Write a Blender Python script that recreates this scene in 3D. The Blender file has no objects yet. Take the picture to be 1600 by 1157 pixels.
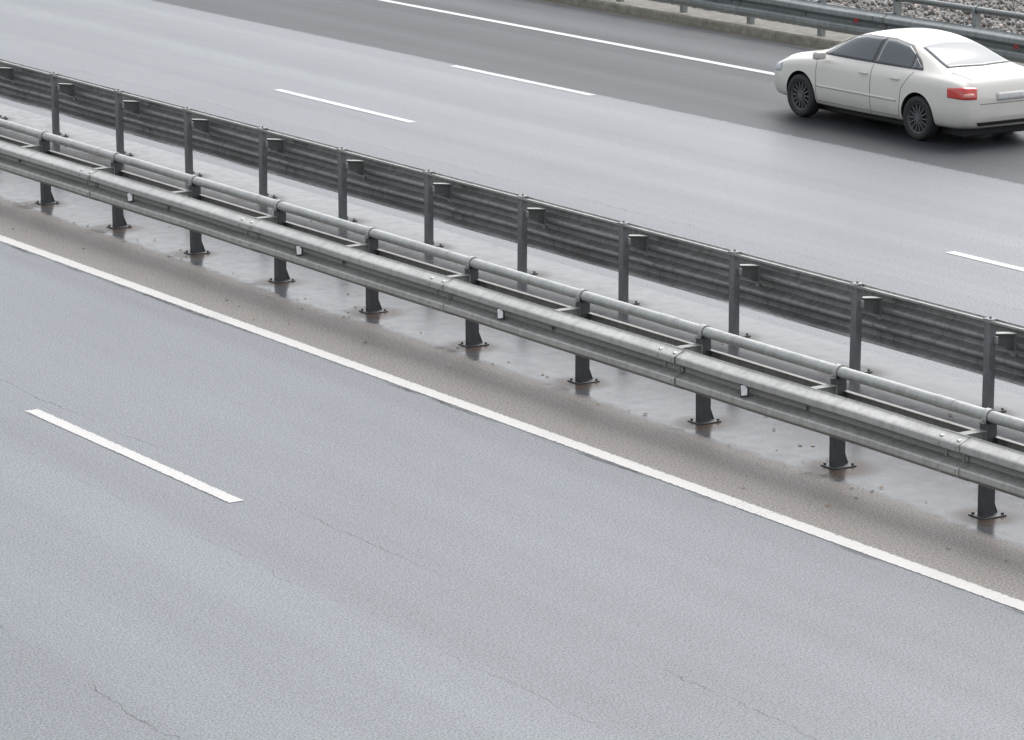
import bpy, bmesh, math, random
import numpy as np
from mathutils import Vector, Matrix, Quaternion
from mathutils.bvhtree import BVHTree
random.seed(7); np.random.seed(7)
scene = bpy.context.scene
COL = scene.collection
scene.view_settings.view_transform = 'Standard'
scene.view_settings.look = 'None'
scene.view_settings.exposure = 0

# ------------------------------------------------------------------ camera
H = 7.64; PHI = math.radians(33.3); TH = math.radians(12.33)
cam_d = bpy.data.cameras.new("Camera"); cam = bpy.data.objects.new("Camera", cam_d); COL.objects.link(cam)
cam_d.sensor_width = 36; cam_d.lens = 5399/1600*36; cam_d.shift_y = -45.5/1600
cam_d.clip_start = .5; cam_d.clip_end = 5000
cam.location = (0, 0, H)
fw = Vector((math.sin(PHI)*math.cos(TH), math.cos(PHI)*math.cos(TH), -math.sin(TH)))
cam.rotation_euler = fw.to_track_quat('-Z', 'Y').to_euler()
scene.camera = cam

# ------------------------------------------------------------------ light
AZ = math.radians(70); EL = math.radians(52)
w = bpy.data.worlds.new("World"); scene.world = w; w.use_nodes = True
nt = w.node_tree; nt.nodes.clear()
sky = nt.nodes.new('ShaderNodeTexSky'); sky.sky_type = 'NISHITA'; sky.sun_disc = False
sky.sun_elevation = EL; sky.sun_rotation = AZ; sky.air_density = 1; sky.dust_density = 4; sky.ozone_density = 1
hs = nt.nodes.new('ShaderNodeHueSaturation'); hs.inputs['Saturation'].default_value = .25; hs.inputs['Value'].default_value = 1.95
bg = nt.nodes.new('ShaderNodeBackground'); bg.inputs['Strength'].default_value = .15
wo = nt.nodes.new('ShaderNodeOutputWorld')
nt.links.new(sky.outputs[0], hs.inputs['Color']); nt.links.new(hs.outputs[0], bg.inputs[0]); nt.links.new(bg.outputs[0], wo.inputs[0])
sd = bpy.data.lights.new("Sun", 'SUN'); sd.energy = .8; sd.angle = math.radians(40); sd.color = (1, .985, .96)
sun = bpy.data.objects.new("Sun", sd); COL.objects.link(sun)
sv = Vector((math.sin(AZ)*math.cos(EL), math.cos(AZ)*math.cos(EL), math.sin(EL)))
sun.rotation_euler = sv.to_track_quat('Z', 'Y').to_euler(); sun.location = (20, 20, 40)

# ------------------------------------------------------------------ node helper
class N:
    def __init__(s, name):
        s.m = bpy.data.materials.new(name); s.m.use_nodes = True
        s.t = s.m.node_tree; s.t.nodes.clear()
        s.out = s.t.nodes.new('ShaderNodeOutputMaterial')
        s.p = s.t.nodes.new('ShaderNodeBsdfPrincipled')
        s.t.links.new(s.p.outputs[0], s.out.inputs[0])
        s.tc = s.t.nodes.new('ShaderNodeTexCoord')
        s.sep = None
    def put(s, sock, v):
        if isinstance(v, bpy.types.NodeSocket): s.t.links.new(v, sock)
        elif isinstance(v, (tuple, list)):
            v = tuple(v)
            if len(sock.default_value) == 4 and len(v) == 3: v = v+(1,)
            sock.default_value = v
        else:
            sock.default_value = v
    def math(s, op, a, b=0.0, c=None, clamp=False):
        n = s.t.nodes.new('ShaderNodeMath'); n.operation = op; n.use_clamp = clamp
        s.put(n.inputs[0], a); s.put(n.inputs[1], b)
        if c is not None: s.put(n.inputs[2], c)
        return n.outputs[0]
    def xyz(s):
        if not s.sep:
            s.sep = s.t.nodes.new('ShaderNodeSeparateXYZ'); s.t.links.new(s.tc.outputs['Object'], s.sep.inputs[0])
        return s.sep.outputs
    def mapped(s, sc=(1, 1, 1), loc=(0, 0, 0)):
        n = s.t.nodes.new('ShaderNodeMapping'); n.inputs['Scale'].default_value = sc; n.inputs['Location'].default_value = loc
        s.t.links.new(s.tc.outputs['Object'], n.inputs[0]); return n.outputs[0]
    def noise(s, scale, detail=3, rough=.55, vec=None, sc=None, loc=(0, 0, 0)):
        n = s.t.nodes.new('ShaderNodeTexNoise'); n.inputs['Scale'].default_value = scale
        n.inputs['Detail'].default_value = min(detail, 3); n.inputs['Roughness'].default_value = rough
        v = vec if vec is not None else s.mapped(sc or (1, 1, 1), loc)
        s.t.links.new(v, n.inputs['Vector']); return n.outputs['Fac']
    def voro(s, scale, feat='F1', vec=None, out='Distance'):
        n = s.t.nodes.new('ShaderNodeTexVoronoi'); n.feature = feat; n.inputs['Scale'].default_value = scale
        s.t.links.new(vec if vec is not None else s.tc.outputs['Object'], n.inputs['Vector']); return n.outputs[out]
    def rng(s, v, a, b, c=0.0, d=1.0, smooth=False):
        n = s.t.nodes.new('ShaderNodeMapRange')
        n.interpolation_type = 'SMOOTHSTEP' if smooth else 'LINEAR'
        s.put(n.inputs[0], v); s.put(n.inputs[1], a); s.put(n.inputs[2], b); s.put(n.inputs[3], c); s.put(n.inputs[4], d)
        return n.outputs[0]
    def mix(s, f, a, b, mode='MIX'):
        n = s.t.nodes.new('ShaderNodeMix'); n.data_type = 'RGBA'; n.blend_type = mode
        s.put(n.inputs[0], f); s.put(n.inputs[6], a); s.put(n.inputs[7], b); return n.outputs[2]
    def fmix(s, f, a, b):
        n = s.t.nodes.new('ShaderNodeMix'); n.data_type = 'FLOAT'
        s.put(n.inputs[0], f); s.put(n.inputs[2], a); s.put(n.inputs[3], b); return n.outputs[0]
    def bump(s, h, strength=.3, dist=.01):
        n = s.t.nodes.new('ShaderNodeBump'); s.put(n.inputs['Strength'], strength); n.inputs['Distance'].default_value = dist
        s.t.links.new(h, n.inputs['Height']); s.t.links.new(n.outputs[0], s.p.inputs['Normal'])
    def set(s, **k):
        for a, v in k.items(): s.put(s.p.inputs[a.replace('_', ' ')], v)
        return s.m

def scale_col(n, col, f):
    c = n.t.nodes.new('ShaderNodeVectorMath'); c.operation = 'SCALE'
    if isinstance(col, tuple): c.inputs[0].default_value = col[:3]
    else: n.t.links.new(col, c.inputs[0])
    n.put(c.inputs['Scale'], f); return c.outputs[0]

def asphalt(name, base, cracks, dark_from=None, seed=0.0, tracks=()):
    n = N(name); x, y, z = n.xyz()
    g1 = n.noise(56, 3, .85)
    g2 = n.noise(11, 2, .6)
    streak = n.noise(1.5, 2, .5, sc=(1, .012, 1), loc=(seed, 0, 0))
    patch = n.noise(.45, 3, .6, sc=(1, .5, 1), loc=(seed, 3, 0))
    f = n.rng(g1, .36, .62, .34, 1.44)
    f = n.math('MULTIPLY', f, n.rng(g2, .3, .7, .93, 1.07))
    f = n.math('MULTIPLY', f, n.rng(streak, .3, .7, .94, 1.06))
    f = n.math('MULTIPLY', f, n.rng(patch, .3, .7, .96, 1.04))
    rough = n.rng(streak, .3, .7, .44, .38)
    rough = n.math('ADD', rough, n.rng(patch, .3, .7, .015, -.015))
    rough = n.math('ADD', rough, n.rng(g1, .38, .5, .18, 0))
    wob = n.rng(n.noise(.9, 3, .65, loc=(5, 9, 1)), .2, .8, -.25, .25)
    wob2 = n.rng(g2, .2, .8, -.02, .02)
    for xt in tracks:   # polished wheel tracks
        d = n.math('ABSOLUTE', n.math('SUBTRACT', n.math('ADD', x, n.math('MULTIPLY', wob, .4)), xt))
        tk = n.rng(d, .12, .5, 1, 0, True)
        rough = n.math('SUBTRACT', rough, n.math('MULTIPLY', tk, .025))
        f = n.math('MULTIPLY', f, n.rng(tk, 0, 1, 1, 1.04))
    for (x0, wd, wav, amt, sd_) in cracks:
        xd = n.math('ADD', x, n.math('MULTIPLY', wob, wav)); xd = n.math('ADD', xd, wob2)
        d = n.math('ABSOLUTE', n.math('SUBTRACT', xd, x0))
        br = n.noise(.7, 2, .7, loc=(sd_, sd_*3, 0))
        m = n.rng(d, wd, wd*.3, 0, 1)
        m = n.math('MULTIPLY', m, n.rng(br, .42, .56, 0, 1))
        f = n.math('MULTIPLY', f, n.rng(m, 0, 1, 1, 1-amt))
        rough = n.math('ADD', rough, n.math('MULTIPLY', m, .25))
    col = scale_col(n, base, f)
    if dark_from:
        e = n.math('ADD', x, n.rng(g2, .3, .7, -.04, .04))
        dk = n.rng(e, dark_from-.05, dark_from+.04, 0, 1, True)
        sh = n.rng(x, 34.0, 34.6, 0, .30, True)
        dk2 = n.math('SUBTRACT', dk, sh, clamp=True)
        col = n.mix(dk2, col, scale_col(n, (.034, .038, .045), f))
        rough = n.math('ADD', rough, n.math('MULTIPLY', dk2, .06))
        n.set(Specular_IOR_Level=n.rng(dk2, 0, 1, .5, .30))
    n.bump(g1, .42, .007)
    return n.set(Base_Color=col, Roughness=rough)

M_ROAD = asphalt("wet_asphalt", (.142, .154, .169),
                 [(17.11, .035, .12, .7, 1.0), (13.98, .008, .4, .35, 4.0), (12.9, .006, .5, .28, 9.0), (10.4, .010, .8, .4, 2.0)], tracks=(14.55, 16.3, 12.7, 11.0))
M_ROAD2 = asphalt("wet_asphalt_far", (.142, .154, .169),
                  [(24.6, .008, .6, .25, 3.0), (35.4, .012, .6, .4, 7.0)], dark_from=30.02, seed=11.0, tracks=(23.4, 25.2, 27.2, 29.0, 32.8))

def median_mat():
    n = N("median_surface"); x, y, z = n.xyz()
    big = n.noise(.8, 3, .6, sc=(1, .35, 1)); mid = n.noise(5, 3, .65); fine = n.noise(48, 3, .8)
    e = n.math('ADD', x, n.rng(big, .3, .7, -.08, .08)); e = n.math('ADD', e, n.rng(mid, .3, .7, -.06, .06))
    pud = n.rng(e, 18.32, 18.46, 0, 1, True)
    isl = n.noise(1.3, 3, .65, sc=(1, .6, 1), loc=(4, 2, 0))
    pud = n.math('MULTIPLY', pud, n.rng(isl, .58, .70, 1, .7, True))
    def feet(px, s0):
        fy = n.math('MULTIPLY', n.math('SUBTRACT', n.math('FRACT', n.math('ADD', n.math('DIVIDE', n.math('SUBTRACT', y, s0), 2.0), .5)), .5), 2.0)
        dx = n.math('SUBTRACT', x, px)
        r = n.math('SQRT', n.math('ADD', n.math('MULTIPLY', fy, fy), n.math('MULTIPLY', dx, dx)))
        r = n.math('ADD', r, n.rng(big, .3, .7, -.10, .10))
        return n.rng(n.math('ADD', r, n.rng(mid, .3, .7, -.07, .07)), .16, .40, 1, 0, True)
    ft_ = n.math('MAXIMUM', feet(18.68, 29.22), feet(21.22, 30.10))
    dirt = scale_col(n, n.mix(n.rng(mid, .3, .7), (.166, .153, .143), (.180, .165, .150)), n.rng(fine, .36, .62, .42, 1.42))
    rust = n.rng(n.noise(2.2, 3, .7, loc=(1, 7, 0)), .50, .72, 0, .4)
    dirt = n.mix(n.math('MULTIPLY', rust, n.rng(x, 17.6, 18.3, .1, 1)), dirt, (.19, .148, .118))
    wet = scale_col(n, (.074, .077, .083), n.math('MULTIPLY', n.rng(big, .3, .7, .88, 1.12), n.rng(fine, .36, .62, .8, 1.15)))
    col = n.mix(pud, dirt, wet)
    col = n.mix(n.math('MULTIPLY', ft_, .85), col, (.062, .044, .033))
    r = n.fmix(pud, n.rng(fine, .38, .5, .70, .52), n.rng(mid, .3, .7, .12, .24))
    r = n.math('ADD', r, n.math('MULTIPLY', ft_, .12))
    sp = n.math('MULTIPLY', n.rng(pud, 0, 1, .38, .26), n.rng(ft_, 0, 1, 1, .5))
    n.bump(fine, n.rng(pud, 0, 1, .4, .04), .008)
    return n.set(Base_Color=col, Roughness=r, Specular_IOR_Level=sp)
M_MED = median_mat()

def paint_mat(name, col, under):
    n = N(name)
    s = n.t.nodes.new('ShaderNodeSeparateXYZ'); n.t.links.new(n.tc.outputs['Generated'], s.inputs[0])
    gx = s.outputs[0]
    edge = n.math('MINIMUM', gx, n.math('SUBTRACT', 1.0, gx))
    ns = n.noise(22, 3, .7); f = n.noise(45, 3, .75); b = n.noise(1.2, 3, .6)
    wear = n.math('GREATER_THAN', n.math('MULTIPLY', n.rng(ns, .45, .75, 0, 1), .18), edge)
    wear2 = n.rng(n.math('ADD', f, n.math('MULTIPLY', b, .45)), .74, .92, 0, .7)
    wear = n.math('MAXIMUM', wear, wear2)
    c = scale_col(n, col, n.math('MULTIPLY', n.rng(b, .3, .7, .86, 1.06), n.rng(f, .35, .65, .82, 1.1)))
    n.bump(f, .3, .006)
    return n.set(Base_Color=n.mix(wear, c, under), Roughness=.6)
M_LINE = paint_mat("road_paint_worn", (.53, .525, .505), (.17, .17, .172))
M_LINE2 = paint_mat("road_paint_white", (.62, .63, .63), (.17, .175, .178))

def steel(name, col, rough=.5, metal=.35, dirtcol=(.05, .05, .045), dirt=.5, rust=.0, streak=.8, var=.18, groove=None):
    n = N(name)
    a = n.noise(3.0, 3, .65, sc=(1, .35, 1)); b = n.noise(28, 2, .65); c = n.noise(9, 3, .7, sc=(1, 1, .25), loc=(3, 1, 2))
    st = n.noise(16, 3, .7, sc=(.3, 1, .12), loc=(7, 4, 2))
    f = n.math('MULTIPLY', n.rng(a, .3, .7, 1-var, 1+var), n.rng(b, .3, .7, .90, 1.10))
    f = n.math('MULTIPLY', f, n.rng(st, .52, .68, 1, streak))
    if groove:      # recess shade painted into the rolled grooves, with settled grime
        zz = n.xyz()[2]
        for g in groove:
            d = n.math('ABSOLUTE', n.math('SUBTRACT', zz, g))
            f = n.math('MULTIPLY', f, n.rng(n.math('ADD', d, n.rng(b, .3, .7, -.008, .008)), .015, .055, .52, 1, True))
    cc = scale_col(n, col, f)
    cc = n.mix(n.rng(c, .48, .72, 0, dirt), cc, dirtcol)
    if rust: cc = n.mix(n.rng(n.noise(6, 3, .7, loc=(9, 9, 9)), .58, .7, 0, rust), cc, (.15, .10, .07))
    n.bump(b, .08, .004)
    return n.set(Base_Color=cc, Roughness=n.rng(a, .3, .7, rough-.06, rough+.08), Metallic=metal)
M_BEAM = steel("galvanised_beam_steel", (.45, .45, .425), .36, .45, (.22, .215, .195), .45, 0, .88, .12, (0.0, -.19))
M_BEAMB = steel("dirty_beam_steel", (.31, .31, .30), .42, .35, (.12, .12, .11), .7, .3, .78)
M_PIPE = steel("galvanised_pipe_steel", (.42, .43, .41), .36, .45, (.20, .20, .185), .45, 0, .9, .12)
M_POST = steel("wet_shaded_post_steel", (.08, .084, .088), .42, .3, (.035, .035, .035), .5, .3)  # dark base colour carries wetness and painted-in shade on the posts
M_POSTF = steel("grey_post_steel", (.23, .24, .24), .45, .35, (.09, .09, .085), .5)
M_BRK = steel("bracket_steel", (.33, .335, .32), .5, .3, (.12, .12, .11), .5)
M_BRKD = steel("dark_bracket_steel", (.20, .20, .195), .5, .3, (.09, .09, .085), .5, .3)
M_RAILT = steel("top_rail_steel", (.38, .385, .375), .42, .45, (.15, .15, .14), .5)
M_DARKR = steel("inner_rail_steel", (.21, .21, .20), .5, .3, (.08, .08, .075), .6)
M_RAILB = steel("kerbside_rail_steel", (.30, .32, .315), .42, .4, (.17, .18, .17), .5, 0, .85, .15, (0.0,))

def simple(name, col, rough=.5, metal=0, var=.1, sc=20, **k):
    n = N(name); f = n.noise(sc, 2, .6)
    return n.set(Base_Color=scale_col(n, col, n.rng(f, .3, .7, 1-var, 1+var)), Roughness=rough, Metallic=metal, **k)
M_REFW = simple("white_reflector", (.9, .9, .9), .3)
M_REFB = simple("reflector_black_edge", (.02, .02, .02), .5)
M_REFR = simple("red_reflector", (.30, .035, .035), .5)

# ------------------------------------------------------------------ object helpers
def obj(name, me, mats=(), parent=None, loc=None, smooth=False):
    o = bpy.data.objects.new(name, me); COL.objects.link(o)
    for m in mats: me.materials.append(m)
    if parent: o.parent = parent
    if loc: o.location = loc
    if smooth:
        for p in me.polygons: p.use_smooth = True
    return o
def mesh(name, v, f):
    me = bpy.data.meshes.new(name); me.from_pydata([tuple(a) for a in v], [], f); me.update(); return me
def empty(name, loc=(0, 0, 0)):
    o = bpy.data.objects.new(name, None); o.location = loc; o.empty_display_size = .3; COL.objects.link(o); return o

class MB:
    """mesh builder accumulating solids"""
    def __init__(s): s.v = []; s.f = []; s.mi = []
    def add(s, v, f, mi=0):
        o = len(s.v); s.v += [tuple(a) for a in v]; s.f += [tuple(i+o for i in q) for q in f]; s.mi += [mi]*len(f)
    def box(s, x0, x1, y0, y1, z0, z1, mi=0, c=.0):
        if c <= 0:
            v = [(x, y, z) for z in (z0, z1) for y in (y0, y1) for x in (x0, x1)]
            s.add(v, [(0, 2, 3, 1), (4, 5, 7, 6), (0, 1, 5, 4), (2, 6, 7, 3), (0, 4, 6, 2), (1, 3, 7, 5)], mi)
        else:
            bm = bmesh.new(); bmesh.ops.create_cube(bm, size=1)
            for q in bm.verts: q.co = Vector(((x0+x1)/2+q.co.x*(x1-x0), (y0+y1)/2+q.co.y*(y1-y0), (z0+z1)/2+q.co.z*(z1-z0)))
            bmesh.ops.bevel(bm, geom=bm.edges[:], offset=c, segments=2, affect='EDGES', profile=.5)
            bm.verts.index_update()
            s.add([q.co[:] for q in bm.verts], [tuple(a.index for a in q.verts) for q in bm.faces], mi); bm.free()
    def prism(s, poly, axis, a, b, mi=0):
        n = len(poly); v = []
        for t in (a, b):
            for (p, q) in poly:
                v.append({'x': (t, p, q), 'y': (p, t, q), 'z': (p, q, t)}[axis])
        f = [tuple(range(n))[::-1], tuple(range(n, 2*n))] + [(i, (i+1) % n, (i+1) % n+n, i+n) for i in range(n)]
        s.add(v, f, mi)
    def cyl(s, c, r, axis, a, b, seg=12, mi=0):
        pts = [(c[0]+r*math.cos(2*math.pi*i/seg), c[1]+r*math.sin(2*math.pi*i/seg)) for i in range(seg)]
        s.prism(pts, axis, a, b, mi)
    def done(s, name):
        me = mesh(name, s.v, s.f)
        me.polygons.foreach_set('material_index', s.mi)
        bm = bmesh.new(); bm.from_mesh(me); bmesh.ops.recalc_face_normals(bm, faces=bm.faces[:]); bm.to_mesh(me); bm.free()
        return me
def autosmooth(me, ang=40):
    for p in me.polygons: p.use_smooth = True
    bm = bmesh.new(); bm.from_mesh(me)
    for e in bm.edges:
        if len(e.link_faces) == 2 and e.calc_face_angle(0) > math.radians(ang): e.smooth = False
    bm.to_mesh(me); bm.free()

def sheet(name, x0, x1, y0, y1, z, mat, nx=1, ny=1):
    xs = np.linspace(x0, x1, nx+1); ys = np.linspace(y0, y1, ny+1)
    v = [(a, b, z) for b in ys for a in xs]
    f = [(j*(nx+1)+i, j*(nx+1)+i+1, (j+1)*(nx+1)+i+1, (j+1)*(nx+1)+i) for j in range(ny) for i in range(nx)]
    o = obj(name, mesh(name, v, f), [mat]); o["kind"] = "structure"; return o

# ------------------------------------------------------------------ ground & roads
n = N("verge_soil"); a = n.noise(.15, 3, .65); b = n.noise(9, 3, .7)
M_SOIL = n.set(Base_Color=scale_col(n, n.mix(n.rng(a, .4, .6), (.07, .075, .045), (.13, .115, .09)), n.rng(b, .3, .7, .6, 1.4)), Roughness=.95)
sheet("ground", -1500, 1500, -1500, 1500, -.03, M_SOIL)
sheet("road", 1.5, 17.33, -120, 400, 0, M_ROAD)
sheet("road", 21.95, 36.3, -120, 400, 0, M_ROAD2)
sheet("median", 17.33, 21.95, -120, 400, 0, M_MED)

def line(x, wd, y0, y1, mat):
    o = sheet("road_marking", x-wd/2, x+wd/2, y0, y1, .004, mat)
    return o
line(17.23, .18, -120, 400, M_LINE)
line(22.30, .15, -120, 400, M_LINE2)
line(33.67, .18, -120, 400, M_LINE2)
for k in range(-3, 6): line(13.69, .15, 25.12+16*k, 29.14+16*k, M_LINE)
for k in range(-3, 6): line(26.16, .15, 42.45+16*k, 46.47+16*k, M_LINE2)
for k in range(-3, 6): line(29.90, .15, 43.27+16*k, 47.27+16*k, M_LINE2)

# kerb in 1 m stones with a concrete apron behind
n = N("kerb_concrete"); a = n.noise(6, 3, .65); b = n.noise(50, 3, .7); x, y, z = n.xyz()
fr = n.math('FRACT', y); jt = n.rng(n.math('MINIMUM', fr, n.math('SUBTRACT', 1.0, fr)), .0, .012, .35, 1)
kc = n.mix(n.rng(a, .35, .65), (.20, .185, .145), (.31, .295, .245))
kc = n.mix(n.rng(x, 36.52, 36.56), kc, n.mix(n.rng(a, .35, .65), (.12, .115, .10), (.19, .18, .16)))
M_KERB = n.set(Base_Color=scale_col(n, kc, n.math('MULTIPLY', n.rng(b, .3, .7, .75, 1.2), jt)), Roughness=.8)
mb = MB(); mb.prism([(36.30, -.05), (36.30, .12), (36.325, .15), (36.52, .15), (36.52, .11), (37.35, .10), (37.35, -.05)], 'y', -120, 400)
o = obj("kerb", mb.done("kerb"), [M_KERB]); o["kind"] = "structure"
n = N("kerb_silt"); a = n.noise(1.6, 3, .7); b = n.noise(50, 3, .7)
s = n.t.nodes.new('ShaderNodeSeparateXYZ'); n.t.links.new(n.tc.outputs['Generated'], s.inputs[0])
c = n.rng(n.math('ADD', s.outputs[0], n.rng(a, .3, .7, -.35, .35)), .35, .6, 0, 1, True)
M_SILT = n.set(Base_Color=n.mix(c, (.07, .075, .082), scale_col(n, (.17, .155, .115), n.rng(b, .3, .7, .6, 1.4))), Roughness=n.rng(c, 0, 1, .48, .7))
sheet("silt_strip", 35.95, 36.299, -60, 200, .004, M_SILT)

# gravel bed with stones
n = N("gravel_bed"); v = n.voro(14, out='Color'); b = n.voro(14)
sc_ = n.t.nodes.new('ShaderNodeSeparateColor'); n.t.links.new(v, sc_.inputs[0])
n.bump(b, 1, .05)
M_GBED = n.set(Base_Color=scale_col(n, (.17, .165, .155), n.rng(sc_.outputs[0], 0, 1, .4, 1.5)), Roughness=.9)
sheet("gravel_shoulder", 37.35, 60, -120, 400, .06, M_GBED)
n = N("gravel_stone"); v = n.voro(9, out='Color')
sc_ = n.t.nodes.new('ShaderNodeSeparateColor'); n.t.links.new(v, sc_.inputs[0])
fn = n.noise(40, 2)
M_STONE = n.set(Base_Color=scale_col(n, n.mix(sc_.outputs[1], (.27, .275, .28), (.30, .25, .215)), n.math('MULTIPLY', n.rng(sc_.outputs[0], 0, 1, .35, 1.65), n.rng(fn, .3, .7, .8, 1.2))), Roughness=.8)
bm = bmesh.new(); bmesh.ops.create_icosphere(bm, subdivisions=1, radius=1)
bv = np.array([q.co[:] for q in bm.verts]); bf = np.array([[a.index for a in q.verts] for q in bm.faces]); bm.free()
NS = 15000
P = np.column_stack([37.38+np.random.rand(NS)*10.6, 34+np.random.rand(NS)*34, np.zeros(NS)])
V = []; F = []
for i in range(NS):
    r = .028+.045*random.random()**1.5
    R = np.array(Quaternion((random.gauss(0, 1), random.gauss(0, 1), random.gauss(0, 1), random.gauss(0, 1))).normalized().to_matrix())
    q = bv*(1+.28*(np.random.rand(len(bv), 1)-.5)*2)*np.array([1, .75, .6])*r
    q = q @ R.T + P[i] + np.array([0, 0, .06+r*.45+.03*random.random()])
    F.append(bf+len(bv)*i); V.append(q)
V = np.concatenate(V); F = np.concatenate(F)
me = bpy.data.meshes.new("gravel"); me.vertices.add(len(V)); me.vertices.foreach_set('co', V.ravel())
me.loops.add(len(F)*3); me.loops.foreach_set('vertex_index', F.ravel().astype(np.int32))
me.polygons.add(len(F)); me.polygons.foreach_set('loop_start', (np.arange(len(F))*3).astype(np.int32)); me.update(calc_edges=True); me.validate()
o = obj("gravel", me, [M_STONE]); o["kind"] = "stuff"

# ------------------------------------------------------------------ guardrail parts
def offset_profile(pts, t):
    pts = [Vector(p) for p in pts]; out = []
    for i, p in enumerate(pts):
        a = pts[max(i-1, 0)]; b = pts[min(i+1, len(pts)-1)]
        d = (b-a).normalized(); out.append(p+Vector((-d.y, d.x))*t)
    return [tuple(p) for p in pts]+[tuple(p) for p in out[::-1]]
def wave_profile(zh, ridges, depth, rw, flat=.22, span=.42):
    n_ = 64; pts = []
    half = (ridges[1]-ridges[0])/2
    for i in range(n_+1):
        z = -zh+2*zh*i/n_
        dd = min(abs(z-r) for r in ridges)
        t = (half-dd)/half
        if t < 0: d = .014*min(1, -t*2)
        else:
            u = min(1, max(0, (t-flat)/span)); us = u*u*(3-2*u); d = depth*(.8*u+.2*us)
        pts.append((d, z))
    for _ in range(1):
        pts = [pts[0]]+[((pts[i-1][0]+2*pts[i][0]+pts[i+1][0])/4, pts[i][1]) for i in range(1, len(pts)-1)]+[pts[-1]]
    return pts
W2 = wave_profile(.192, (-.100, .100), .108, .04, .20, .50)
W2B = wave_profile(.225, (-.112, .112), .085, .04)
W3 = wave_profile(.275, (-.186, 0, .186), .105, .03, .18, .5)

def beam_mesh(name, prof, side, L, bolts_z, lift=0.0):
    loop = offset_profile(prof, .004)
    ny = 10; n_ = len(loop); v = []; f = []
    ph = random.random()*6
    for j in range(ny+1):
        y = -.16+(L+.32)*j/ny
        out = .010*(1-j/ny)
        ev = math.sin(math.pi*j/ny)
        wob = .005*math.sin(ph+y*1.9)*ev
        for (d, z) in loop: v.append((side*(d+out+wob), y, z+.005*math.sin(ph*2+y*1.3)*ev))
    for j in range(ny):
        for i in range(n_):
            a = j*n_+i; b = j*n_+(i+1) % n_; f.append((a, b, b+n_, a+n_))
    f.append(tuple(range(n_))); f.append(tuple(range(ny*n_, ny*n_+n_))[::-1])
    mb = MB(); mb.add(v, f)
    def dz(z): return min(prof, key=lambda q: abs(q[1]-z))[0]
    for yy in (-.11, .11):
        for z in bolts_z:
            x0 = side*(dz(z)-.012); x1 = side*(dz(z)+.020)
            mb.cyl((yy, z), .014, 'x', min(x0, x1), max(x0, x1), 8)
    x0 = side*-.012; x1 = side*.03; mb.cyl((L/2, 0), .018, 'x', min(x0, x1), max(x0, x1), 6)
    me = mb.done(name); autosmooth(me, 35); return me

def tube(name, r, y0, y1, seg=24):
    mb = MB(); mb.cyl((0, 0), r, 'y', y0, y1, seg); me = mb.done(name); autosmooth(me, 40); return me

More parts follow.
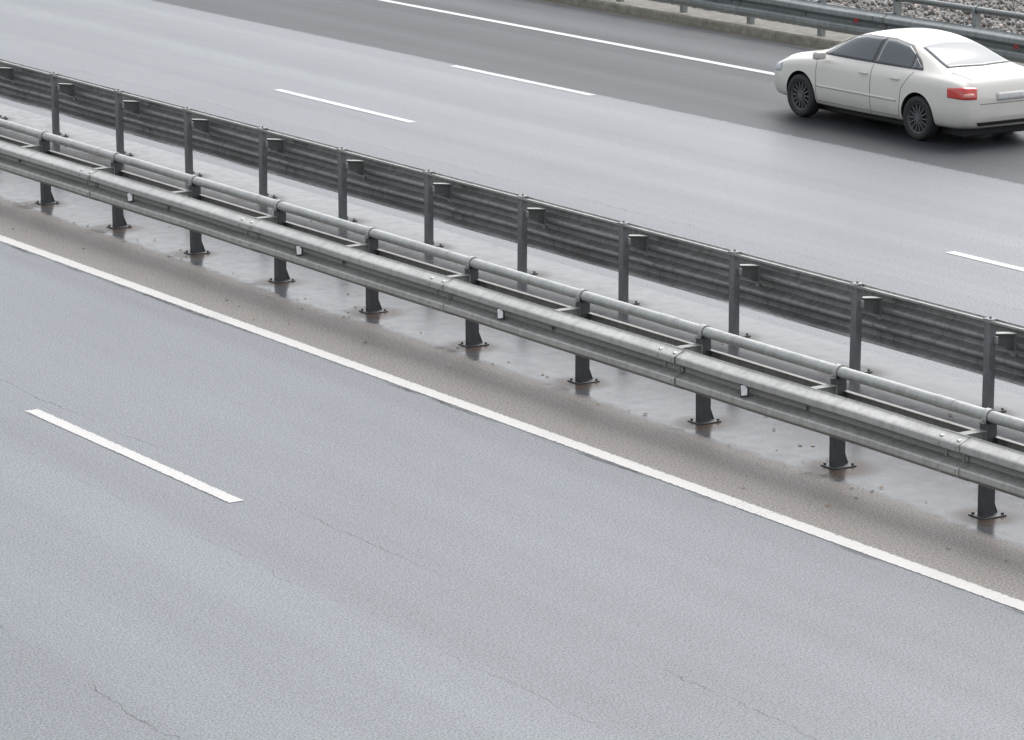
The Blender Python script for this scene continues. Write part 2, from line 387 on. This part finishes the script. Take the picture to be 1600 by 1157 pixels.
PR = .052
def near_style(label, px, side, post_s, refl_s, z0, mats, refl_mat, refl_wedge, pt=.80, prof=W2, bz=.577):
    ps = sorted(post_s)
    root = empty("guardrail", (px, ps[0], z0)); root["label"] = label; root["category"] = "guardrail"
    root["group"] = "steel guardrails along the motorway"
    mbm, mpp, mpo, mbk, mdk = mats
    X = side
    mb = MB()
    mb.box(-.052, -.044, -.05, .05, .012, pt); mb.box(-.044, .05, .042, .05, .012, pt); mb.box(-.044, .05, -.05, -.042, .012, pt)
    mb.box(.042, .05, -.042, -.025, .012, pt); mb.box(.042, .05, .025, .042, .012, pt)
    mb.box(-.11, .14, -.10, .10, 0, .012, c=.002)
    mb.prism([(.05, .012), (.125, .012), (.054, .19)], 'y', -.004, .004)
    for a in (-.08, .115):
        for b in (-.075, .075): mb.cyl((a, b), .014, 'z', .012, .03, 6)
    mb.box(-.06, .06, -.055, .055, pt, pt+.012)
    mpost = mb.done("post")
    mb = MB(); x0 = X*.052; x1 = X*.335
    mb.prism([(x0, .74), (x1, .745), (x1, .60), (X*.20, .52), (x0, .46)], 'y', -.004, .004)
    mb.box(min(x0, x1), max(x0, x1), -.045, .045, .745, .751)
    mb.box(min(x1, x1+X*.008), max(x1, x1+X*.008), -.05, .05, .50, .69)
    mb.box(min(x0, x0+X*.008), max(x0, x0+X*.008), -.045, .045, .45, .742)
    mb.cyl((.0, .64), .014, 'x', min(X*.06, X*.085), max(X*.06, X*.085), 6)
    mbrk = mb.done("bracket")
    zc_ = pt+.012+PR
    mb = MB(); seg = 20; pts = []
    for r in (PR+.011, PR+.0035):
        rr = [(r*math.cos(math.pi*i/seg), zc_+r*math.sin(math.pi*i/seg)) for i in range(seg+1)]
        pts += rr if r == PR+.011 else rr[::-1]
    mb.prism(pts, 'y', -.03, .03)
    q = PR+.004
    mb.box(q, .09, -.03, .03, pt+.012, pt+.019); mb.box(-.09, -q, -.03, .03, pt+.012, pt+.019)
    mb.box(q, q+.007, -.03, .03, pt+.019, zc_); mb.box(-q-.007, -q, -.03, .03, pt+.019, zc_)
    for a in (-.078, .078): mb.cyl((a, 0), .010, 'z', pt+.019, pt+.04, 6)
    mclamp = mb.done("clamp"); autosmooth(mclamp, 40)
    for s_ in ps:
        y = s_-ps[0]
        o = obj("post", mpost, [] if mpost.materials else [mpo], root, (0, y, 0)); o.rotation_euler = (random.uniform(-.012, .012), random.uniform(-.008, .008), 0)
        o = obj("bracket", mbrk, [] if mbrk.materials else [mbk], root, (0, y, 0))
        o = obj("clamp", mclamp, [] if mclamp.materials else [mpp], root, (0, y, 0))
    bms = [beam_mesh("beam", prof, X, 4, (-.15, -.098, -.02, .02, .098, .15)) for _ in range(3)]
    for m in bms: m.materials.append(mbm)
    ys = np.arange(ps[0], ps[-1]-.1, 4.0)
    for j, s_ in enumerate(ys):
        o = obj("beam", bms[j % 3], [], root, (X*.343+random.uniform(-.002, .002), s_-ps[0], bz+random.uniform(-.003, .003)))
    mp = tube("pipe", PR, 0, 3.98); mp.materials.append(mpp); ms = tube("pipe_sleeve", PR+.003, -.12, .12); ms.materials.append(mpp)
    mb = MB(); mb.box(-.003, .003, 0, 3.985, -.038, .036); mb.box(-.045, -.003, 0, 3.985, .030, .036)
    mc_ = mb.done("rear_rail"); mc_.materials.append(mdk)
    for j, s_ in enumerate(ys):
        obj("pipe", mp, [], root, (0, s_-ps[0]+.55, zc_)); obj("pipe_sleeve", ms, [], root, (0, s_-ps[0]+.55, zc_))
        o = obj("rear_rail", mc_, [], root, (-X*.062, s_-ps[0]+.02, .655+random.uniform(-.012, .012)))
        o.rotation_euler = (random.uniform(-.002, .002), 0, 0)
    if refl_wedge:
        mb = MB(); mb.prism([(-.048, -.055), (.030, -.066), (.040, .056), (-.014, .056), (-.048, .030)], 'x', -.003, .003)
        mb.prism([(-.030, -.038), (.024, -.048), (.032, .048), (-.010, .048), (-.032, .024)], 'x', -.0045, -.0035, 1)
    else:
        mb = MB(); mb.prism([(-.045, -.04), (.045, -.04), (.025, .035), (-.045, .035)], 'x', -.004, .004, 1)
    mr = mb.done("reflector"); mr.materials.append(M_REFB); mr.materials.append(refl_mat)
    for s_ in refl_s:
        o = obj("reflector", mr, [], root, (X*.44, s_-ps[0], .59)); o.rotation_euler = (0, 0, math.radians(35)+random.uniform(-.1, .1))
    return root

g1 = near_style("galvanised steel guardrail with round top pipe beside wet median", 18.74, -1,
                [29.27+2*k for k in range(-10, 19)], [28.07+4*k for k in range(-4, 9)], 0,
                (M_BEAM, M_PIPE, M_POST, M_BRK, M_DARKR), M_REFW, True)
g3 = near_style("grey steel guardrail with red reflectors behind a concrete kerb", 36.80, -1,
                [44.37+2*k for k in range(-10, 19)], [40.9+4*k for k in range(-4, 12)], -.04,
                (M_RAILB, M_RAILB, M_RAILB, M_RAILB, M_RAILB), M_REFR, False, pt=.93, prof=W2B, bz=.555)

# far median guardrail
root = empty("guardrail", (21.25, 30.14-20, 0)); root["label"] = "dark weathered guardrail seen from behind with flat top rail"
root["category"] = "guardrail"; root["group"] = "steel guardrails along the motorway"
mb = MB()
mb.box(-.038, .038, -.042, -.035, .0, .865); mb.box(-.038, -.031, -.035, .042, .0, .865); mb.box(.031, .038, -.035, .042, .0, .865)
mb.box(-.031, -.015, .035, .042, 0, .865)
mb.box(-.12, .14, -.11, .11, 0, .012, c=.002)
mb.box(-.048, .048, -.052, .052, .889, .898)
for a in (-.1, .11):
    for b in (-.085, .085): mb.cyl((a, b), .015, 'z', .012, .032, 6)
mb.cyl((0, 0), .012, 'z', .898, .92, 6)
mpost = mb.done("post"); mpost.materials.append(M_POSTF)
mb = MB()
# angular web under a light top flange, bolted to the post with a small lug
mb.prism([(.038, .745), (.30, .715), (.30, .54), (.24, .56), (.038, .66)], 'y', -.004, .004, 1)
mb.prism([(.038, .746), (.30, .716), (.30, .724), (.038, .754)], 'y', -.05, .045)
mb.box(.0385, .045, -.04, .04, .62, .745)
mb.box(.294, .30, -.035, .035, .50, .715)
mb.cyl((0.0, .69), .014, 'x', .045, .060, 6)
mb.box(.012, .0382, -.078, -.0425, .66, .73)
mbrk = mb.done("bracket"); mbrk.materials.append(M_BRK); mbrk.materials.append(M_BRKD)
for k in range(-10, 19):
    y = 20+2*k
    o = obj("post", mpost, [], root, (0, y, 0)); o.rotation_euler = (random.uniform(-.008, .008), random.uniform(-.01, .01), 0)
    obj("bracket", mbrk, [], root, (0, y, 0))
bms = [beam_mesh("beam", W3, 1, 4, (-.22, -.178, -.09, .09, .178, .22)) for _ in range(3)]
for m in bms: m.materials.append(M_BEAMB)
mb = MB(); mb.prism([(-.05, 0), (.06, 0), (.06, .022), (.055, .022), (.055, .005), (-.045, .005), (-.045, .022), (-.05, .022)][::-1], 'y', 0, 3.99)
mrl = mb.done("top_rail"); mrl.materials.append(M_RAILT)
for j in range(14):
    obj("beam", bms[j % 3], [], root, (.306+random.uniform(-.001, .001), 4*j, .507+random.uniform(-.003, .003)))
    obj("top_rail", mrl, [], root, (0, 4*j+.0, .866))

# ------------------------------------------------------------------ small debris on the median
n = N("debris_leaf"); v = n.noise(3, 2)
M_DEB = n.set(Base_Color=n.mix(n.rng(v, .4, .6), (.12, .07, .035), (.26, .20, .13)), Roughness=.8)
mb = MB()
for i in range(320):
    x = random.choice([random.uniform(17.45, 18.7), random.gauss(18.5, .15), random.uniform(18.5, 21.0)]); y = random.uniform(15, 60)
    a = random.random()*6.28; L = random.uniform(.008, .032); wd = L*random.uniform(.25, .8); z = random.uniform(.004, .008)
    c_, s_ = math.cos(a), math.sin(a)
    q = [(L, 0, z), (0, wd, z+.012*random.random()), (-L, 0, z), (0, -wd, z+.01*random.random())]
    mb.add([(x+c_*u-s_*v_, y+s_*u+c_*v_, zz) for u, v_, zz in q], [(0, 1, 2, 3)])
o = obj("debris", mb.done("debris"), [M_DEB]); o["kind"] = "stuff"

# ------------------------------------------------------------------ car
n = N("ivory_car_paint"); f = n.noise(1.5, 3)
zc = n.xyz()[2]
dirt = n.rng(n.math('ADD', zc, n.rng(f, .3, .7, -.08, .08)), .15, .55, .45, 0)
M_PAINT = n.set(Base_Color=n.mix(dirt, (.73, .705, .645), (.34, .32, .28)), Roughness=.28, Coat_Weight=.7, Coat_Roughness=.08)
M_GLASS = simple("tinted_side_glass", (.10, .11, .12), .06, var=.02)
M_GLASS2 = simple("sky_toned_rear_glass", (.19, .205, .215), .06, var=.02)  # pale sky reflection put into the base colour of the glass
M_TYRE = simple("tyre_rubber", (.03, .03, .031), .75)
M_RIM = simple("alloy_rim", (.14, .145, .15), .45, .5)
M_BLACK = simple("black_plastic", (.02, .02, .02), .6)
M_FRAME = simple("window_rubber", (.10, .10, .10), .6)
M_TAIL = simple("tail_lamp_red", (.60, .04, .03), .15, Coat_Weight=1.0)
M_TAILC = simple("tail_lamp_clear", (.75, .35, .3), .12)
M_HEAD = simple("headlight_lens", (.6, .62, .65), .08)
M_CHR = simple("chrome_trim", (.75, .75, .75), .15, 1)
M_PLATE = simple("plate_white", (.55, .55, .54), .4)
M_SEAM = simple("panel_gap", (.24, .23, .21), .8)

car = empty("car", (32.08, 38.42, 0)); car["label"] = "cream white four-door saloon car driving on wet asphalt"; car["category"] = "car"
ST = [(-2.27, .70, .42, .62, .65, .60, .50),
      (-2.235, .80, .30, .76, .83, .68, .60),
      (-2.17, .845, .24, .88, .955, .72, .63),
      (-2.0, .865, .22, .915, .99, .74, .64),
      (-1.72, .875, .21, .93, 1.02, .75, .64),
      (-1.5, .878, .21, .93, 1.07, .76, .62),
      (-1.15, .88, .20, .93, 1.215, .775, .59),
      (-.80, .88, .19, .93, 1.33, .785, .58),
      (-.4, .88, .18, .925, 1.39, .79, .585),
      (.0, .88, .18, .92, 1.40, .79, .59),
      (.35, .88, .18, .915, 1.365, .785, .585),
      (.72, .878, .18, .91, 1.22, .775, .60),
      (1.1, .875, .19, .90, 1.035, .755, .63),
      (1.28, .872, .20, .885, .97, .745, .64),
      (1.75, .86, .21, .835, .91, .72, .62),
      (2.0, .825, .22, .765, .85, .68, .58),
      (2.15, .77, .23, .69, .76, .62, .5),
      (2.23, .68, .28, .58, .62, .52, .42),
      (2.26, .58, .34, .50, .53, .45, .35)]
rows = []
for (y, wd, zb, zs, zt, g, gr) in ST:
    dz_ = zt-zs
    half = [(0, zb), (.8*wd, zb), (.965*wd, zb+.05), (wd, zb+(zs-zb)*.42), (wd*.995, zs-.16*(zs-zb)), (wd*.955, zs-.01),
            (g, zs+dz_*.10+.008), (gr+(g-gr)*.12, zs+dz_*.80), (gr*.80, zs+dz_*.955), (0, zt)]
    full = [(x, y, z) for x, z in half] + [(-x, y, z) for x, z in half[1:-1][::-1]]
    rows.append(full)
nn = len(rows[0]); v = [p for r in rows for p in r]; f = []
for j in range(len(rows)-1):
    for i in range(nn):
        a = j*nn+i; b = j*nn+(i+1) % nn; f.append((a, b, b+nn, a+nn))
def cap(base, rev):
    fs = []
    for i in range(0, 9):
        L0 = i; L1 = i+1; R0 = (nn-i) % nn; R1 = (nn-i-1) % nn
        q = [base+L0, base+L1, base+R1, base+R0]
        u = []
        for k_ in q:
            if k_ not in u: u.append(k_)
        fs.append(tuple(u if not rev else u[::-1]))
    return fs
f += cap(0, False)+cap((len(rows)-1)*nn, True)
me = mesh("body", v, f)
bm = bmesh.new(); bm.from_mesh(me); bmesh.ops.recalc_face_normals(bm, faces=bm.faces[:]); bm.to_mesh(me); bm.free()
tmp = bpy.data.objects.new("tmp_body", me); COL.objects.link(tmp)
ss = tmp.modifiers.new("s", 'SUBSURF'); ss.levels = 3; ss.render_levels = 3
WR, WF, RW = -1.27, 1.40, .315
cut = MB()
for yy in (WR, WF):
    for sx in (-1, 1):
        a, b = (sx*.62, sx*1.2); cut.cyl((yy, .33), .352, 'x', min(a, b), max(a, b), 48)
mc = cut.done("cut"); oc = bpy.data.objects.new("tmp_cut", mc); COL.objects.link(oc)
dg = bpy.context.evaluated_depsgraph_get()
bvh = BVHTree.FromObject(tmp, dg)
bo = tmp.modifiers.new("b", 'BOOLEAN'); bo.operation = 'DIFFERENCE'; bo.object = oc; bo.solver = 'EXACT'
dg = bpy.context.evaluated_depsgraph_get(); dg.update()
bme = bpy.data.meshes.new_from_object(tmp.evaluated_get(dg)); bme.name = "body"
bpy.data.objects.remove(tmp); bpy.data.objects.remove(oc)
bme.materials.clear(); bme.materials.append(M_PAINT); bme.materials.append(M_BLACK)
for p in bme.polygons:
    c = p.center; p.use_smooth = True; p.material_index = 0
    for yy in (WR, WF):
        d = math.hypot(c.y-yy, c.z-.33)
        if d < .357 and (abs(p.normal.x) < .3 and d > .33 or abs(abs(c.x)-.62) < .01): p.material_index = 1
    if c.z < .235 and p.normal.z < -.5: p.material_index = 1
autosmooth(bme, 35)
body = obj("body", bme, [], car)

def project(name, edgeA, edgeB, fn, direction, mat, nu=16, nv=10, off=.006, thick=.0, parent=None, pname=None):
    def samp(pl, t):
        L = [0]
        for i in range(1, len(pl)): L.append(L[-1]+math.dist(pl[i], pl[i-1]))
        s = t*L[-1]
        for i in range(1, len(pl)):
            if s <= L[i]+1e-9:
                q = (s-L[i-1])/max(1e-9, L[i]-L[i-1]); return [pl[i-1][k]+(pl[i][k]-pl[i-1][k])*q for k in range(2)]
        return pl[-1]
    v = []; d = Vector(direction).normalized(); last = None
    for j in range(nv+1):
        for i in range(nu+1):
            a = samp(edgeA, i/nu); b = samp(edgeB, i/nu); q = [a[k]+(b[k]-a[k])*j/nv for k in range(2)]
            o_ = Vector(fn(*q)); hit, nr, _, _ = bvh.ray_cast(o_, d)
            if hit is None: hit = last[0] if last else o_; nr = last[1] if last else -d
            if nr.dot(d) > 0: nr = -nr
            last = (hit, nr); v.append(hit+nr*off)
    f = [(j*(nu+1)+i, j*(nu+1)+i+1, (j+1)*(nu+1)+i+1, (j+1)*(nu+1)+i) for j in range(nv) for i in range(nu)]
    me = mesh(pname or name, v, f)
    o = obj(name, me, [mat], parent or car, smooth=True)
    so = o.modifiers.new("t", 'SOLIDIFY'); so.thickness = .004; so.offset = 0
    return o
for sx in (-1, 1):
    fs = lambda y, z, sx=sx: (sx*2, y, z); dr = (-sx, 0, 0)
    project("window_frame", [(1.00, .968), (-1.26, .980)], [(.47, 1.272), (.2, 1.318), (-.4, 1.325), (-.80, 1.268), (-1.12, 1.100), (-1.26, .992)], fs, dr, M_FRAME, 50, 10, .004)
    project("side_window", [(.93, .975), (-.20, .98)], [(.46, 1.258), (.2, 1.305), (-.20, 1.31)], fs, dr, M_GLASS, 20, 8, .009)
    project("side_window", [(-.27, .98), (-1.02, .985)], [(-.27, 1.31), (-.45, 1.308), (-.76, 1.258), (-.96, 1.165)], fs, dr, M_GLASS, 20, 8, .009)
    project("side_window", [(-1.06, .987), (-1.24, .99)], [(-1.01, 1.13), (-1.12, 1.06), (-1.24, .998)], fs, dr, M_GLASS, 6, 4, .009)
    for y0, z0_, y1, z1_ in [(1.02, .30, 1.02, .94), (-.235, .26, -.235, .96), (-.92, .70, -1.12, .95), (-.86, .30, -.92, .70)]:
        project("door_seam", [(y0-.005, z0_), (y1-.005, z1_)], [(y0+.005, z0_), (y1+.005, z1_)], fs, dr, M_SEAM, 14, 1, .001)
    project("door_seam", [(1.02, .288), (-.86, .288)], [(1.02, .298), (-.86, .298)], fs, dr, M_SEAM, 24, 1, .001)
    project("side_trim", [(1.0, .50), (-.82, .50)], [(1.0, .535), (-.82, .535)], fs, dr, M_PAINT, 24, 2, .008)
    for yy in (-.08, -.78):
        h_, nr, _, _ = bvh.ray_cast(Vector((sx*2, yy, .82)), Vector(dr))
        mb = MB(); mb.box(-.012, .012, -.09, .09, -.014, .014, c=.008); m_ = mb.done("door_handle"); m_.materials.append(M_PAINT)
        obj("door_handle", m_, [], car, h_+Vector((sx*.022, 0, 0)), True)
    mb = MB(); mb.box(-.10, .10, -.05, .06, -.06, .06, c=.035)
    m_ = mb.done("mirror"); m_.materials.append(M_PAINT)
    obj("mirror", m_, [], car, (sx*.93, .86, .97), True)
    dg_ = Vector((-sx*.8, 1, 0)).normalized(); pp = Vector((1, sx*.8, 0)).normalized()*sx
    cen = Vector((sx*.80, -2.16, 0))
    ft = lambda t, z, cen=cen, pp=pp, dg_=dg_: tuple(cen+pp*t-dg_*1.5+Vector((0, 0, z)))
    project("tail_light", [(-.20, .68), (.20, .69)], [(-.20, .835), (.0, .845), (.20, .82)], ft, dg_, M_TAIL, 22, 6, .008)
    project("tail_light", [(-.16, .72), (-.02, .72)], [(-.16, .76), (-.02, .76)], ft, dg_, M_TAILC, 12, 3, .013)
    dh = Vector((-sx*.8, -1, 0)).normalized(); ph = Vector((1, -sx*.8, 0)).normalized()*sx
    ch = Vector((sx*.72, 2.1, 0))
    fh = lambda t, z, ch=ch, ph=ph, dh=dh: tuple(ch+ph*t-dh*1.5+Vector((0, 0, z)))
    project("headlight", [(-.22, .59), (.22, .63)], [(-.22, .69), (.22, .75)], fh, dh, M_HEAD, 18, 6, .008)
ft = lambda x, y: (x, y, 3)
project("rear_window", [(-.58, -1.58), (0, -1.64), (.58, -1.58)], [(-.49, -.93), (0, -.88), (.49, -.93)], ft, (0, 0, -1), M_GLASS2, 24, 12, .008)
project("windshield", [(-.64, 1.05), (0, 1.14), (.64, 1.05)], [(-.52, .50), (0, .46), (.52, .50)], ft, (0, 0, -1), M_GLASS2, 24, 12, .008)
project("boot_seam", [(-.62, -1.72), (.62, -1.72)], [(-.62, -1.73), (.62, -1.73)], ft, (0, 0, -1), M_SEAM, 24, 1, .001)
for sx in (-1, 1):
    project("boot_seam", [(sx*.64, -1.74), (sx*.62, -2.14)], [(sx*.650, -1.74), (sx*.630, -2.14)], ft, (0, 0, -1), M_SEAM, 16, 1, .001)
fr_ = lambda x, z: (x, -4, z)
project("boot_seam", [(-.55, .60), (.55, .60)], [(-.55, .610), (.55, .610)], fr_, (0, 1, 0), M_SEAM, 24, 1, .001)
project("rear_bumper_insert", [(-.55, .30), (.55, .30)], [(-.60, .35), (.60, .35)], fr_, (0, 1, 0), M_BLACK, 20, 4, .006)
project("licence_plate", [(-.26, .64), (.26, .64)], [(-.26, .745), (.26, .745)], fr_, (0, 1, 0), M_PLATE, 8, 3, .008)
ff_ = lambda x, z: (x, 4, z)
project("grille", [(-.40, .55), (.40, .55)], [(-.45, .67), (.45, .67)], ff_, (0, -1, 0), M_BLACK, 16, 4, .006)
project("lower_grille", [(-.55, .30), (.55, .30)], [(-.5, .42), (.5, .42)], ff_, (0, -1, 0), M_BLACK, 16, 4, .006)
mb = MB(); mb.cyl((.45, .24), .03, 'y', -2.28, -2.0, 14); m_ = mb.done("exhaust_pipe"); m_.materials.append(M_CHR); obj("exhaust_pipe", m_, [], car, None, True)
mb = MB(); mb.box(-.62, .62, -2.0, 2.0, .11, .235, c=.02); m_ = mb.done("underbody"); m_.materials.append(M_BLACK); obj("underbody", m_, [], car)
def lathe(name, prof, seg=40):
    v = []; f = []; k = len(prof)
    for i in range(seg):
        a = 2*math.pi*i/seg
        for (x, r) in prof: v.append((x, r*math.cos(a), r*math.sin(a)))
    for i in range(seg):
        for j in range(k-1):
            a = i*k+j; b = ((i+1) % seg)*k+j; f.append((a, a+1, b+1, b))
    me = mesh(name, v, f)
    return me
tyre_m = lathe("tyre", [(-.085, .205), (-.1, .225), (-.105, .26), (-.1, .295), (-.08, .311), (-.04, .315), (.04, .315), (.08, .311), (.1, .295), (.105, .26), (.1, .225), (.085, .205)])
tyre_m.materials.append(M_TYRE)
for p in tyre_m.polygons: p.use_smooth = True
mb = MB()
rimp = lathe("rp", [(-.088, .206), (-.09, .213), (-.08, .2), (-.02, .185), (.08, .19)])
mb.add([q.co[:] for q in rimp.vertices], [tuple(p.vertices) for p in rimp.polygons])
NSP = 14
for i in range(NSP):
    a = 2*math.pi*i/NSP; c_, s_ = math.cos(a), math.sin(a)
    pts = [(.03, -.012), (.195, -.010), (.195, .010), (.03, .012)]
    v = []
    for xx, k in ((-.075, 1), (-.05, 1)):
        for (r, t) in pts: v.append((xx, r*c_-t*s_, r*s_+t*c_))
    mb.add(v, [(0, 1, 2, 3), (7, 6, 5, 4), (0, 4, 5, 1), (1, 5, 6, 2), (2, 6, 7, 3), (3, 7, 4, 0)])
mb.cyl((0, 0), .05, 'x', -.085, -.04, 20)
mb.cyl((0, 0), .18, 'x', -.03, -.02, 24, 1)
rim_m = mb.done("rim"); rim_m.materials.append(M_RIM); rim_m.materials.append(M_BLACK)
for yy in (WR, WF):
    for sx in (-1, 1):
        wh = empty("wheel", (sx*.765, yy, .315)); wh.parent = car
        if sx > 0: wh.rotation_euler = (0, 0, math.pi)
        obj("tyre", tyre_m, [], wh); obj("rim", rim_m, [], wh)
